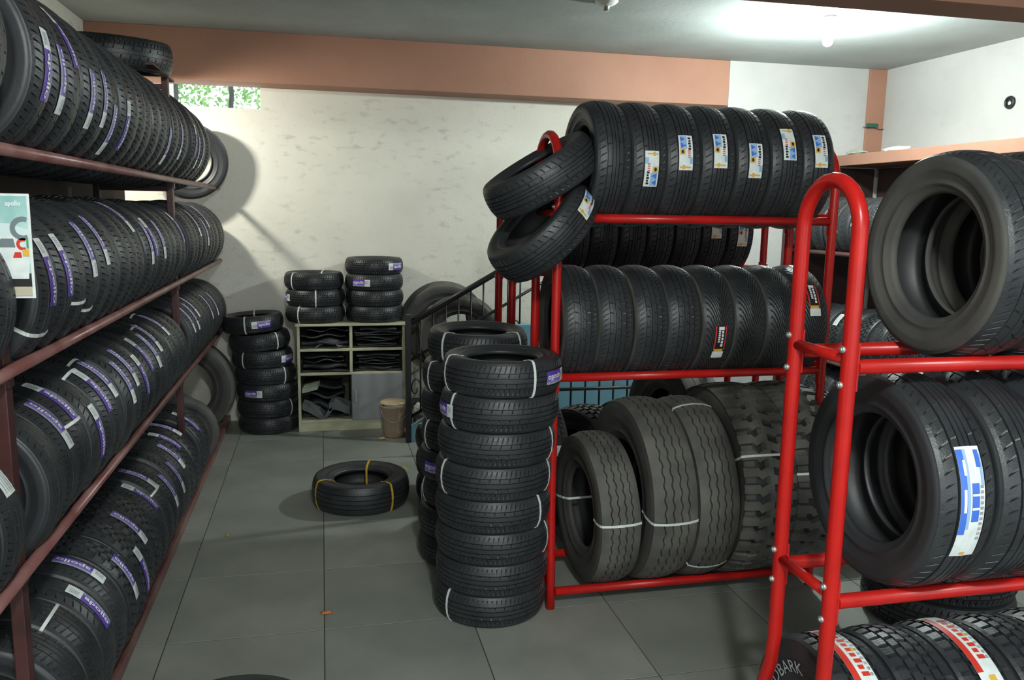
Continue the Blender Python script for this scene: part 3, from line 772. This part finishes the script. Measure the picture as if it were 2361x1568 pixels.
local(MB().box((.622, 6.385, 0), (.665, 6.425, 1.03), .003), rl).build('newel_post', M['blackiron'], rl)
s = .575
rp('handrail', [(.665, 6.405, .965), (2.0, 6.405, .965 + s * 1.335)], .024, 12)
rp('lower_rail', [(.65, 6.405, .20), (2.0, 6.405, .20 + s * 1.35)], .014)
rp('middle_rail', [(.65, 6.405, .66), (2.0, 6.405, .66 + s * 1.35)], .012)
for k in range(13):
    x = .74 + .1 * k
    rp('baluster', [(x, 6.405, .21 + s * (x - .65)), (x, 6.405, .95 + s * (x - .665))], .0075, 6)
rs = random.Random(4)
for k in range(9):
    x = .70 + .10 * k; z = .30 + s * (x - .65)
    pts = [(x + .045 * cos(a) * (1 - a / 9), 6.405, z + .11 + .09 * sin(a) * (1 - a / 9)) for a in [q * .5 for q in range(14)]]
    rp('scroll', pts, .006, 5)
tag(lump('white_cup', (.745, 6.50, .255), (.045, .035, .05), M['paper'], 31, 'small white pot standing on the first stair step', 'pot'), None)
gg = empty('window_grille', (2.1, 5.75, 0), 'black iron grille of upright bars before the blue wall', 'grille')


def gp(name, pts, r): return local(MB().tube(pts, r, 6), gg).build(name, M['blackiron'], gg)


for k in range(15):
    x = 1.25 + .113 * k; gp('bar', [(x, 5.85, .0), (x, 5.85, .80)], .008)
for z in (.04, .52, .79): gp('cross_rail', [(1.23, 5.838, z), (2.86, 5.838, z)], .014)
struct(MB().box((1.2, 6.30, 0), (3.2, 6.36, .95), .004).build('blue_partition', M['stairblue']))

# ------------------------------------------------------------------ poster hanging on the rack
pz0, pz1, px0, px1, py = 1.605, 1.870, -.965, -.722, 2.335
po = empty('poster', (-.84, py, pz0), 'laminated poster of a white car with a tyre, hung on the maroon rack', 'poster')
local(MB().box((px0, py, pz0), (px1, py + .003, pz1), .001), po).build('board', M['paper'], po)


def pp(name, pts, m, k=1):
    v = [(x, py - .0006 * k, z) for x, z in pts]; return local(MB().add(v, [tuple(range(len(v)))]), po).build(name, m, po)


teal = mat('poster_teal', (.22, .45, .44), .4, color2=(.45, .68, .64), scale=9); sandy = mat('poster_sand', (.50, .45, .33), .5)
car_w = mat('poster_white', (.62, .74, .74), .4); car_g = mat('poster_grey', (.16, .20, .21), .4)
pp('sky_print', [(px0 + .006, pz0 + .06), (px1 - .006, pz0 + .06), (px1 - .006, pz1 - .006), (px0 + .006, pz1 - .006)], teal)
pp('haze_print', [(px0 + .006, pz0 + .09), (px1 - .006, pz0 + .09), (px1 - .006, pz0 + .175), (px1 - .05, pz0 + .19), (px0 + .006, pz0 + .20)], car_w, 2)
pp('road_print', [(px0 + .006, pz0 + .028), (px1 - .006, pz0 + .028), (px1 - .006, pz0 + .064), (px0 + .006, pz0 + .064)], M['black'], 3)
pp('caption_band', [(px0 + .006, pz0 + .006), (px1 - .006, pz0 + .006), (px1 - .006, pz0 + .030), (px0 + .006, pz0 + .030)], sandy, 4)
pp('car_print', [(px1 - .095, pz0 + .075), (px1 - .07, pz0 + .05), (px1 - .012, pz0 + .05), (px1 - .007, pz0 + .10), (px1 - .02, pz0 + .125), (px1 - .035, pz0 + .158), (px1 - .075, pz0 + .160), (px1 - .105, pz0 + .13), (px1 - .13, pz0 + .12), (px1 - .13, pz0 + .085)], M['paper'], 4)
pp('car_window_print', [(px1 - .038, pz0 + .130), (px1 - .042, pz0 + .152), (px1 - .07, pz0 + .152), (px1 - .088, pz0 + .130)], car_g, 5)
for (cx, cz, rr_, ri_, mm) in ((px1 - .018, pz0 + .178, .030, .018, car_g), (px1 - .020, pz0 + .138, .016, .008, M['redp'])):
    v = []; n = 18
    for q in range(n + 1):
        a = pi * .35 + 1.3 * pi * q / n
        v.append((min(cx + rr_ * cos(a), px1 - .007), py - .0032, cz + rr_ * sin(a))); v.append((min(cx + ri_ * cos(a), px1 - .007), py - .0032, cz + ri_ * sin(a)))
    local(MB().add(v, [(2 * q, 2 * q + 1, 2 * q + 3, 2 * q + 2) for q in range(n)]), po).build('ring_print', mm, po)
pp('green_print', [(px1 - .012, pz0 + .128), (px1 - .007, pz0 + .128), (px1 - .007, pz0 + .150), (px1 - .012, pz0 + .150)], mat('poster_green', (.05, .35, .10), .4), 7)
pp('amber_print', [(px1 - .022, pz0 + .108), (px1 - .007, pz0 + .108), (px1 - .007, pz0 + .125), (px1 - .022, pz0 + .125)], M['amber'], 7)
pp('red_print', [(px1 - .045, pz0 + .104), (px1 - .024, pz0 + .104), (px1 - .026, pz0 + .118), (px1 - .040, pz0 + .118)], M['redp'], 7)


def text_mesh(s, size, bold=.0):
    cu = bpy.data.curves.new('t', 'FONT'); cu.body = s; cu.size = size; cu.offset = bold; cu.resolution_u = 2
    cu.align_x = 'LEFT'
    o = bpy.data.objects.new('t', cu); C.objects.link(o)
    dg = bpy.context.evaluated_depsgraph_get(); me = bpy.data.meshes.new_from_object(o.evaluated_get(dg))
    v = [tuple(q.co) for q in me.vertices]; f = [tuple(p.vertices) for p in me.polygons]
    bpy.data.objects.remove(o); bpy.data.curves.remove(cu); bpy.data.meshes.remove(me)
    xs = [p[0] for p in v]; ys = [p[1] for p in v]; return v, f, min(xs), max(xs), min(ys), max(ys)


tv, tf, ta, tb_, tc_, td = text_mesh('apollo', .022, .0006)
local(MB().add([(px1 - .055 + (x - ta) * .65, py - .0030, pz1 - .03 + z * .8) for x, z, _ in tv], tf), po).build('lettering', M['letter'], po)
local(MB().tube([(px0 + .10, py + .002, pz1 - .004), (px0 + .09, py + .004, pz1 + .06), (-.845, py, 1.972)], .0012, 4), po).build('string', M['strap'], po)

# ------------------------------------------------------------------ tyre meshes
KIND = {}


def section(R, W, rim, crown=.008, tw=.80):
    """outer half profile from tread edge to bead: list of (r, z)"""
    w = W / 2; h = R - rim; e = w * tw
    return [(R - crown, e), (R - crown - .006, e + .010 * w / .08), (R - .018 - .05 * h, w * .955), (R - .10 * h - .014, w * .985), (R - .22 * h - .01, w * .998),
            (rim + .58 * h, w * 1.0), (rim + .50 * h, w * .995), (rim + .485 * h, w * .975), (rim + .40 * h, w * .965), (rim + .36 * h, w * .93), (rim + .25 * h, w * .90), (rim + .235 * h, w * .915), (rim + .20 * h, w * .91),
            (rim + .17 * h, w * .85), (rim + .08 * h, w * .80), (rim + .02 * h, w * .75), (rim, w * .70), (rim - .002, w * .60), (rim + .004, w * .54)]


def tread_mesh(name, R, W, crown, depth, us, pitches, cols, lat, zig=None, shear=None, tw=.80, zmat='rubber'):
    """us: list of (u, level) across the tread, level 1 = groove; cols: list of (phase, level) in one pitch; lat(u): 0/1 whether cross cuts reach here"""
    w = W / 2 * tw; V = []; N = pitches * len(cols); K = len(us)
    for p in range(pitches):
        for (ph, lv) in cols:
            for (u, g) in us:
                th0 = 2 * pi * (p + ph) / pitches
                uu = u + (zig(p + ph, u) if zig else 0)
                th = th0 + (shear(u) if shear else 0)
                d = max(g, lv * lat(u, p, ph))
                r = R - crown * min(abs(uu), 1.05) ** 2.4 - depth * d
                V.append((r * cos(th), r * sin(th), uu * w))
    F = []
    for i in range(N):
        j = (i + 1) % N
        for k in range(K - 1): F.append((i * K + k, j * K + k, j * K + k + 1, i * K + k + 1))
    # shoulders: a smooth band from the last rib to the sidewall edge
    base = len(V); e = R - crown - .004
    for s in (-1, 1):
        for i in range(N):
            th = atan2(V[i * K + (0 if s < 0 else K - 1)][1], V[i * K + (0 if s < 0 else K - 1)][0])
            rr = (R - crown - .006); V.append((rr * cos(th), rr * sin(th), s * (w + .010 * (W / 2) / .08)))
    for i in range(N):
        j = (i + 1) % N
        F.append((base + i, base + j, j * K, i * K))
        F.append((i * K + K - 1, j * K + K - 1, base + N + j, base + N + i))
    me = mesh(name, V, F); me.materials.append(M[zmat]); return me


def grooves(cs, h, ed=1.0, e=.006, extra=()):
    us = [(-ed, 0)]
    pts = [(c, h) if not isinstance(c, tuple) else c for c in cs]
    ev = [(c, hh) for c, hh in pts]
    for c, hh in sorted(ev): us += [(c - hh, 0), (c - hh + e, 1), (c + hh - e, 1), (c + hh, 0)]
    us += [(x, 0) for x in extra]; us.append((ed, 0)); us.sort(); return us


def ring_mesh(name, prof, n, m, flip=False):
    V = []; F = []
    for (r, z) in prof:
        for k in range(n): V.append((r * cos(2 * pi * k / n), r * sin(2 * pi * k / n), -z if flip else z))
    for i in range(len(prof) - 1):
        for k in range(n):
            q = (i * n + k, i * n + (k + 1) % n, (i + 1) * n + (k + 1) % n, (i + 1) * n + k)
            F.append(q[::-1] if not flip else q)
    me = mesh(name, V, F, True); me.materials.append(m); return me


def lat_shoulder(lim): return lambda u, p, ph: 1 if abs(u) > lim else 0


def make_kind(kind, R, W):
    """returns the four shared meshes of a tyre of that kind and size"""
    big = kind in ('zigzag', 'lug'); dusty = kind in ('zigzag', 'lug', 'rib', 'fine', 'vee')
    rim = R * {'zigzag': .53, 'lug': .54, 'rib': .58, 'straight': .56, 'terrain': .50}.get(kind, .60 if R > .25 else .62)
    crown = .010; tw = .80; dm = 'dusty' if dusty and kind not in ('vee', 'fine') else 'rubber'
    cut = [(0, 0), (.05, 1), (.17, 1), (.22, 0)]
    if kind == 'road':
        us = grooves([-.52, -.17, .17, .52], .035, extra=(-.8, .8, 0, -.34, .34))
        tm = tread_mesh('tread', R, W, .012, .007, us, 76, [(0, 0), (.05, 1), (.24, 1), (.29, 0)], lambda u, p, ph: 1 if abs(u) > .56 and abs(u) < .93 or (.22 < abs(u) < .47 and p % 2 == 0) else 0, shear=lambda u: .07 * u)
    elif kind == 'comfort':
        us = grooves([-.56, (-.22, .03), (.02, .022), (.24, .03), .56], .045, extra=(-.82, .82, .4, -.4))
        tm = tread_mesh('tread', R, W, .012, .007, us, 56, cut, lambda u, p, ph: 1 if abs(u) > .62 and abs(u) < .95 or (.3 < abs(u) < .5 and p % 3 == 0) else 0, shear=lambda u: -.10 * u * abs(u))
    elif kind == 'fine':
        us = grooves([-.55, -.15, .22, .60], .022, extra=(-.85, .85, 0, .4, -.35))
        tm = tread_mesh('tread', R, W, .012, .005, us, 74, [(0, 0), (.06, 1), (.22, 1), (.28, 0)], lambda u, p, ph: 1 if abs(u) > .58 and abs(u) < .92 or (abs(u) < .5 and p % 2 == 0 and abs(u) > .18) else 0, shear=lambda u: .09 * sin(3 * u))
    elif kind == 'vee':
        us = [(-1 + .125 * k, 0) for k in range(17)]
        tm = tread_mesh('tread', R, W, .014, .005, us, 54, [(0, 0), (.08, 1), (.26, 1), (.34, 0)], lambda u, p, ph: 1 if abs(u) < .93 else 0, shear=lambda u: .62 * (1 - abs(u)) ** 1.5 * (1 if u < 0 else .9))
    elif kind == 'zigzag':
        us = grooves([-.62, -.21, .21, .62], .040, e=.012, extra=(-.82, .82, 0, .4, -.4))
        N = 44
        tm = tread_mesh('tread', R, W, .014, .014, us, N, [(0, 0), (.25, 0), (.5, 0), (.75, 0)],
                        lambda u, p, ph: 0, zig=lambda q, u: (.036 if abs(u) < .78 else 0) * (1 if (q % 1) in (.0, .75) else -1), tw=.82, zmat='dusty')
    elif kind == 'lug':
        us = [(-1, 0), (-.96, 0), (-.55, 0), (-.46, 0), (-.42, 0), (-.18, 0), (-.08, 0), (.08, 0), (.18, 0), (.42, 0), (.46, 0), (.55, 0), (.96, 0), (1, 0)]
        tm = tread_mesh('tread', R, W, .010, .026, us, 38, [(0, 0), (.04, 1), (.42, 1), (.48, 0)],
                        lambda u, p, ph: 1 if abs(u) > .15 else 0, zig=lambda q, u: 0, shear=lambda u: .030 * (1 if .3 < abs(u) < .5 else 0) + (pi / 38 if u > 0 else 0), tw=.92, zmat='dusty')
    elif kind in ('block', 'terrain'):
        us = grooves([-.58, -.20, .20, .58], .045, extra=(-.80, .80, 0, .4, -.4))
        pt = pi / 42
        tm = tread_mesh('tread', R, W, .011, .010, us, 42, [(0, 0), (.05, 1), (.30, 1), (.35, 0)],
                        lambda u, p, ph: 1 if abs(u) < .97 else 0,
                        shear=lambda u: (pt * .15 * (u / .2) if abs(u) < .20 else (pt * (1.0 + .5 * (abs(u) - .39)) if abs(u) < .58 else pt * .35)), tw=.86)
    else:  # rib, straight
        n = 4 if kind == 'straight' else 3
        us = grooves([-.6, -.2, .2, .6] if n == 4 else [-.45, 0, .45], .030 if n == 4 else .02, extra=(-.8, .8))
        tm = tread_mesh('tread', R, W, .012, .010 if n == 4 else .004, us, 30, [(0, 0), (.25, 0), (.5, 0), (.75, 0)], lambda u, p, ph: 0, zmat='dusty' if kind == 'rib' else 'rubber')
    tws = {'lug': .92, 'zigzag': .82, 'block': .86, 'terrain': .86}.get(kind, .80)
    cr = {'road': .012, 'comfort': .012, 'fine': .012, 'vee': .014, 'zigzag': .014, 'lug': .010, 'block': .011, 'terrain': .011}.get(kind, .012)
    sp = section(R, W, rim, cr, tws)[1:]
    sm = M['dustyside'] if dusty else M['side']
    s1 = ring_mesh('sidewall', sp, 88, sm); s2 = ring_mesh('sidewall', sp, 88, sm, True)
    w = W / 2; h = R - rim
    ln = [(rim + .004, w * .54), (rim + .15 * h, w * .62), (rim + .35 * h, w * .84), (rim + .6 * h, w * .88), (R - .035 - .02 * h, w * .74), (R - .024, w * .45)]
    ln = ln + [(R - .021, 0)] + [(r, -z) for r, z in ln[::-1]]
    li = ring_mesh('inner_liner', ln, 64, M['liner'])
    outer = [(R + .0015, 0), (R - cr * .3 + .0015, w * tws * .6)] + [(r + .0012 * (1 if i < 5 else 0), z + (.0015 if i > 0 else 0)) for i, (r, z) in enumerate(section(R, W, rim, cr, tws)[:-1])] + [(rim - .004, w * .56)]
    return dict(tread=tm, s1=s1, s2=s2, liner=li, outer=outer, rim=rim, cr=cr, tw=tws)


def axes(a):
    a = Vector(a).normalized()
    x = Vector((1, 0, 0)) if (abs(a.z) > .35 or abs(a.y) > abs(a.x)) else Vector((0, 1, 0))
    x = (x - a * x.dot(a)).normalized(); y = a.cross(x); return x, y, a


# ------------------------------------------------------------------ stickers and straps (local tyre coordinates, angle th in degrees)
TX = {s: text_mesh(s, 1.0, b) for s, b in (('apollo', .022), ('NDBARK', .0))}


def wrap(R, s0, s1, t0, t1, n=6, off=.0, crown=.0, W=.17):
    """patch on the tread: s along the circumference in metres, t across"""
    V = []; F = []
    for i in range(n + 1):
        s = s0 + (s1 - s0) * i / n; a = s / R
        for t in (t0, (t0 + t1) / 2, t1):
            r = R + off - crown * abs(t / (W / 2 * .8)) ** 2.4
            V.append((r * cos(a), r * sin(a), t))
    for i in range(n):
        for k in (0, 1): F.append((i * 3 + k, (i + 1) * 3 + k, (i + 1) * 3 + k + 1, i * 3 + k + 1))
    return V, F


MK = {}


def patch_mesh(key, R, parts, W):
    k = (key, round(R, 3), round(W, 3))
    if k in MK: return MK[k]
    out = []
    for (name, kind, m, data, off) in parts:
        if kind == 'rect':
            V = []; F = []
            for (s0, s1, t0, t1) in data:
                v, f = wrap(R, s0, s1, t0, t1, max(1, int(abs(s1 - s0) / .018)), off, .012, W); n = len(V); V += v; F += [tuple(i + n for i in q) for q in f]
        elif kind == 'poly':
            V = []; F = []
            for pts in data:
                n = len(V)
                for s, t in pts:
                    r = R + off - .012 * abs(t / (W / 2 * .8)) ** 2.4; V.append((r * cos(s / R), r * sin(s / R), t))
                F.append(tuple(range(n, n + len(pts))))
        else:  # text: (string, s start, s end, t bottom, t top)
            st, sa, sb, t0, t1 = data; v, f, xa, xb, ya, yb = TX[st]; V = []
            for x, y, _ in v:
                s = sa + (sb - sa) * (x - xa) / (xb - xa); t = t0 + (t1 - t0) * (y - ya) / (yb - ya)
                r = R + off - .012 * abs(t / (W / 2 * .8)) ** 2.4; V.append((r * cos(s / R), r * sin(s / R), t))
            F = list(f)
        me = mesh(name, V, F); me.materials.append(M[m]); out.append((name, me))
    MK[k] = out; return out


def sticker_parts(kind):
    if kind in ('apollo', 'apolloh'):
        f = .78 if kind == 'apolloh' else 1.0
        a = -.10 * f; b = -.043 * f; c = .10 * f; w = .028
        return [('sticker', 'rect', 'purple', [(a, c, -w, w)], .0022),
                ('barcode_panel', 'rect', 'paper', [(a, b, -w, w)], .0030),
                ('violet_band', 'rect', 'violet', [(b, c, w * .12, w * .62)], .0028),
                ('edge_strip', 'rect', 'lilac', [(b, c, w * .62, w)], .0030),
                ('barcode', 'rect', 'lilac', [(a + .012 + .006 * q, a + .0145 + .006 * q, -w * .7, w * .2) for q in range(6)], .0036),
                ('lettering', 'text', 'letter', ('apollo', b + .010 * f, c - .008 * f, -w * .66, w * .46), .0036)]
    if kind == 'white':
        return [('sticker', 'rect', 'paper', [(-.06, .06, -.03, .03)], .0022), ('printed_lines', 'rect', 'lilac', [(-.05, .05, -.02 + .012 * q, -.017 + .012 * q) for q in range(4)], .003)]
    if kind == 'blue':
        a, c, w = -.078, .078, .032
        return [('sticker', 'rect', 'paper', [(a, c, -w, w)], .0022),
                ('blue_panel', 'rect', 'skyblue', [(a + .004, a + .062, -w + .006, .004)], .0030),
                ('peak_mark', 'poly', 'blue', [[(a + .006, -w + .008), (a + .030, -w + .008), (a + .018, -.004)], [(a + .034, -w + .008), (a + .060, -w + .008), (a + .047, .002)]], .0034),
                ('amber_badge', 'rect', 'amber', [(a + .062, a + .088, -w + .004, -.004), (c - .016, c - .010, -w + .004, w - .010), (c - .022, c - .004, -.016, -.004)], .0030),
                ('dark_emblem', 'poly', 'black', [[(a + .068, -w + .012), (a + .078, -w + .008), (a + .085, -w + .016), (a + .078, -.010), (a + .067, -.014)]], .0036),
                ('printed_name', 'rect', 'black', [(a + .010 + .012 * q, a + .019 + .012 * q, .010 + .003 * (q % 2), .022) for q in range(5)], .0032),
                ('red_stripe', 'rect', 'redp', [(a + .070 + .009 * q, a + .074 + .009 * q, .008, .020) for q in range(4)], .0032),
                ('blue_corner', 'rect', 'skyblue', [(a + .100, a + .128, w - .016, w)], .0030)]
    if kind == 'bluelong':
        a, c, w = -.150, .150, .036
        return [('sticker', 'rect', 'paper', [(a, c, -w, w)], .0022),
                ('navy_band', 'rect', 'blue', [(a + .008, c - .070, -w, -w + .018)], .0032),
                ('sky_band', 'rect', 'skyblue', [(a + .008, c - .085, -w + .018, -w + .027), (a + .02, a + .10, w - .010, w - .002)], .0030),
                ('blue_badge', 'rect', 'blue', [(-.055, .045, -.004, .018), (a + .010, a + .055, w - .020, w - .006)], .0032),
                ('white_marks', 'rect', 'letter', [(a + .035, a + .075, -w + .012, -w + .020), (-.040, .02, -w + .008, -w + .016), (-.028, -.022, -.004, .018), (.008, .014, -.004, .018)], .0038),
                ('grey_print', 'rect', 'lilac', [(-.050 + .014 * q, -.042 + .014 * q, w - .014, w - .004) for q in range(11)], .0030),
                ('amber_badge', 'rect', 'amber', [(c - .014, c - .005, -.010, .004)], .0034)]
    if kind == 'redline':
        a, c, w = -.078, .082, .028
        return [('sticker', 'rect', 'black', [(a, c - .035, -w, w)], .0022),
                ('red_border', 'rect', 'redp', [(a, c - .045, -w, -w + .006), (a, c - .045, w - .006, w)], .0032),
                ('white_marks', 'rect', 'letter', [(a + .004, a + .018, -.012, .016)] + [(a + .020 + .010 * q, a + .027 + .010 * q, -.012, -.002) for q in range(6)] + [(a + .022 + .016 * q, a + .034 + .016 * q, .004, .014) for q in range(5)], .0032),
                ('amber_badge', 'rect', 'amber', [(c - .050, c - .036, -w + .004, w - .008)], .0032),
                ('barcode_panel', 'rect', 'paper', [(c - .036, c, -w, w)], .0030)]
    if kind == 'redlong':
        a, c, w = -.17, .17, .036
        return [('sticker', 'rect', 'paper', [(a, c, -w, w)], .0022),
                ('red_border', 'rect', 'redp', [(a + .02, c - .06, -w, -w + .020)], .0032),
                ('red_letters', 'rect', 'redp', [(a + .05 + .022 * q, a + .064 + .022 * q, -.004, .020 - .006 * (q % 2)) for q in range(9)], .0032),
                ('grey_print', 'rect', 'lilac', [(a + .05 + .018 * q, a + .060 + .018 * q, .022, .032) for q in range(11)], .0030),
                ('amber_badge', 'rect', 'amber', [(c - .05, c - .028, -.008, .014), (-.03, -.018, .012, .022)], .0034)]


def add_sticker(t, spec, kind, th, flip):
    K = KIND[spec['mk']]; R, W = K['R'], K['W']
    parts = patch_mesh(kind, R, sticker_parts(kind), W)
    sgn = 1
    if kind == 'apollo': rev = (flip == 0)       # the white panel at the higher angle
    elif kind == 'apolloh': rev = (flip == 1)
    else: rev = (flip == 1)
    m = Matrix.Rotation(radians(th), 4, 'Z')
    if rev: m = m @ Matrix.Rotation(pi, 4, 'X')
    first = None
    for name, me in parts:
        o = bpy.data.objects.new(name, me); C.objects.link(o)
        if name in ('amber_badge', 'white_marks', 'red_border', 'sky_band', 'grey_print', 'red_letters', 'printed_name', 'red_stripe', 'peak_mark', 'barcode', 'printed_lines'): o['kind'] = 'stuff'
        if first is None: o.parent = t; o.matrix_local = m; first = o
        else: o.parent = first
    first['label'] = {'apollo': 'purple sticker with a white end', 'apolloh': 'purple sticker with a white end', 'white': 'plain white sticker', 'blue': 'white sticker with blue and amber print',
                      'bluelong': 'long white and blue sticker', 'redline': 'black sticker with red edges and white end', 'redlong': 'long white sticker with red print'}[kind]


def add_strap(t, spec, th, yellow=False):
    K = KIND[spec['mk']]; key = ('strap', spec['mk'], yellow)
    if key not in MK:
        pr = K['outer']; loop = pr + [(r, -z) for r, z in pr[::-1]]; hw = .0055 if not yellow else .0065
        V = []; F = []
        # keep thin thickness: outer and inner layer
        for (r, z) in loop:
            for dr in (.0, .0016):
                k = 1 + dr / r
                V += [(r * k, -hw, z * k if False else z + (dr if z > .02 else (-dr if z < -.02 else 0))), (r * k, hw, z + (dr if z > .02 else (-dr if z < -.02 else 0)))]
        n = len(loop)
        for i in range(n):
            j = (i + 1) % n
            if i == n - 1 or (loop[i][0] < K['rim'] and loop[j][0] < K['rim']): pass
            a, b = i * 4, j * 4
            F += [(a + 2, a + 3, b + 3, b + 2), (a, b, b + 1, a + 1), (a, a + 2, b + 2, b), (a + 1, b + 1, b + 3, a + 3)]
        me = mesh('strap', V, F); me.materials.append(M['yellow' if yellow else 'strap']); MK[key] = me
    o = bpy.data.objects.new('strap', MK[key]); C.objects.link(o); o.parent = t
    o.matrix_local = Matrix.Rotation(radians(th), 4, 'Z')
    o['label'] = 'yellow and orange striped tape' if yellow else 'white packing strap'


def add_sidewall_text(t, spec, s, r, h, th0, spread):
    K = KIND[spec['mk']]; v, f, xa, xb, ya, yb = TX[s]; V = []
    for x, y, _ in v:
        a = th0 + spread * (x - xa) / (xb - xa); rr = r + h * (y - ya) / (yb - ya)
        V.append((rr * cos(radians(a)), rr * sin(radians(a)), -(K['W'] / 2 * (.94 + .07 * (y - ya) / (yb - ya)) + .0010)))
    me = mesh('lettering', V, f); me.materials.append(mat('sidewall_white', (.46, .52, .56), .5)); o = link('lettering', me, None, t); o['label'] = 'pale raised letters round the sidewall'


MARKS_BY = {}
for k, kind, th, fl_ in MARKS: MARKS_BY.setdefault(k, []).append((kind, th, fl_))
PHR = {'apollo': 'with a purple and white sticker', 'apolloh': 'with a purple and white sticker', 'white': 'with a white sticker', 'blue': 'with a blue and white sticker',
       'bluelong': 'with a long blue sticker', 'redline': 'with a red edged sticker', 'redlong': 'with a long red and white sticker'}
for key, s in TY.items():
    q = .008
    Rq = round(s['R'] / q) * q; Wq = round(s['W'] / .004) * .004
    mk = (s['kind'], round(Rq, 3), round(Wq, 3))
    if mk not in KIND:
        KIND[mk] = make_kind(*mk); KIND[mk]['R'] = mk[1]; KIND[mk]['W'] = mk[2]
    s['mk'] = mk
    K = KIND[mk]
    marks = MARKS_BY.get(key, [])
    phr = [PHR[m[0]] for m in marks if m[0] in PHR][:1]
    if not phr and any(m[0] == 'strap' for m in marks): phr = ['with a white strap']
    lab = s['label'] + (' ' + phr[0] if phr and len((s['label'] + ' ' + phr[0]).split()) <= 20 else '')
    w = lab.split()
    if len(w) > 16: lab = s['label'] + {'with a purple and white sticker': ', purple sticker', 'with a white strap': ', strapped', 'with a blue and white sticker': ', blue sticker'}.get(phr[0] if phr else '', '')
    if len(lab.split()) > 16: lab = s['label']
    t = empty('tyre', (0, 0, 0), lab, 'tyre', s['group'])
    x, y, a = axes(s['axis']); c = Vector(s['c']); sc = s['R'] / mk[1]; sz = s['W'] / mk[2]
    t.matrix_world = Matrix.Translation(c) @ Matrix(((x.x, y.x, a.x, 0), (x.y, y.y, a.y, 0), (x.z, y.z, a.z, 0), (0, 0, 0, 1))) @ Matrix.Diagonal((sc, sc, sz, 1))
    rot = Matrix.Rotation(RNG.uniform(0, 6.28), 4, 'Z')
    for nm, me in (('tread', K['tread']), ('sidewall', K['s1']), ('sidewall', K['s2']), ('inner_liner', K['liner'])):
        o = bpy.data.objects.new(nm, me); C.objects.link(o); o.parent = t; o.matrix_local = rot
    for kind, th, f_ in marks:
        if kind in ('strap', 'yellow'): add_strap(t, s, th, kind == 'yellow')
        else: add_sticker(t, s, kind, th, f_)
    s['obj'] = t

add_sidewall_text(TY['AB0']['obj'], TY['AB0'], 'NDBARK', .172, .036, 8, 74)
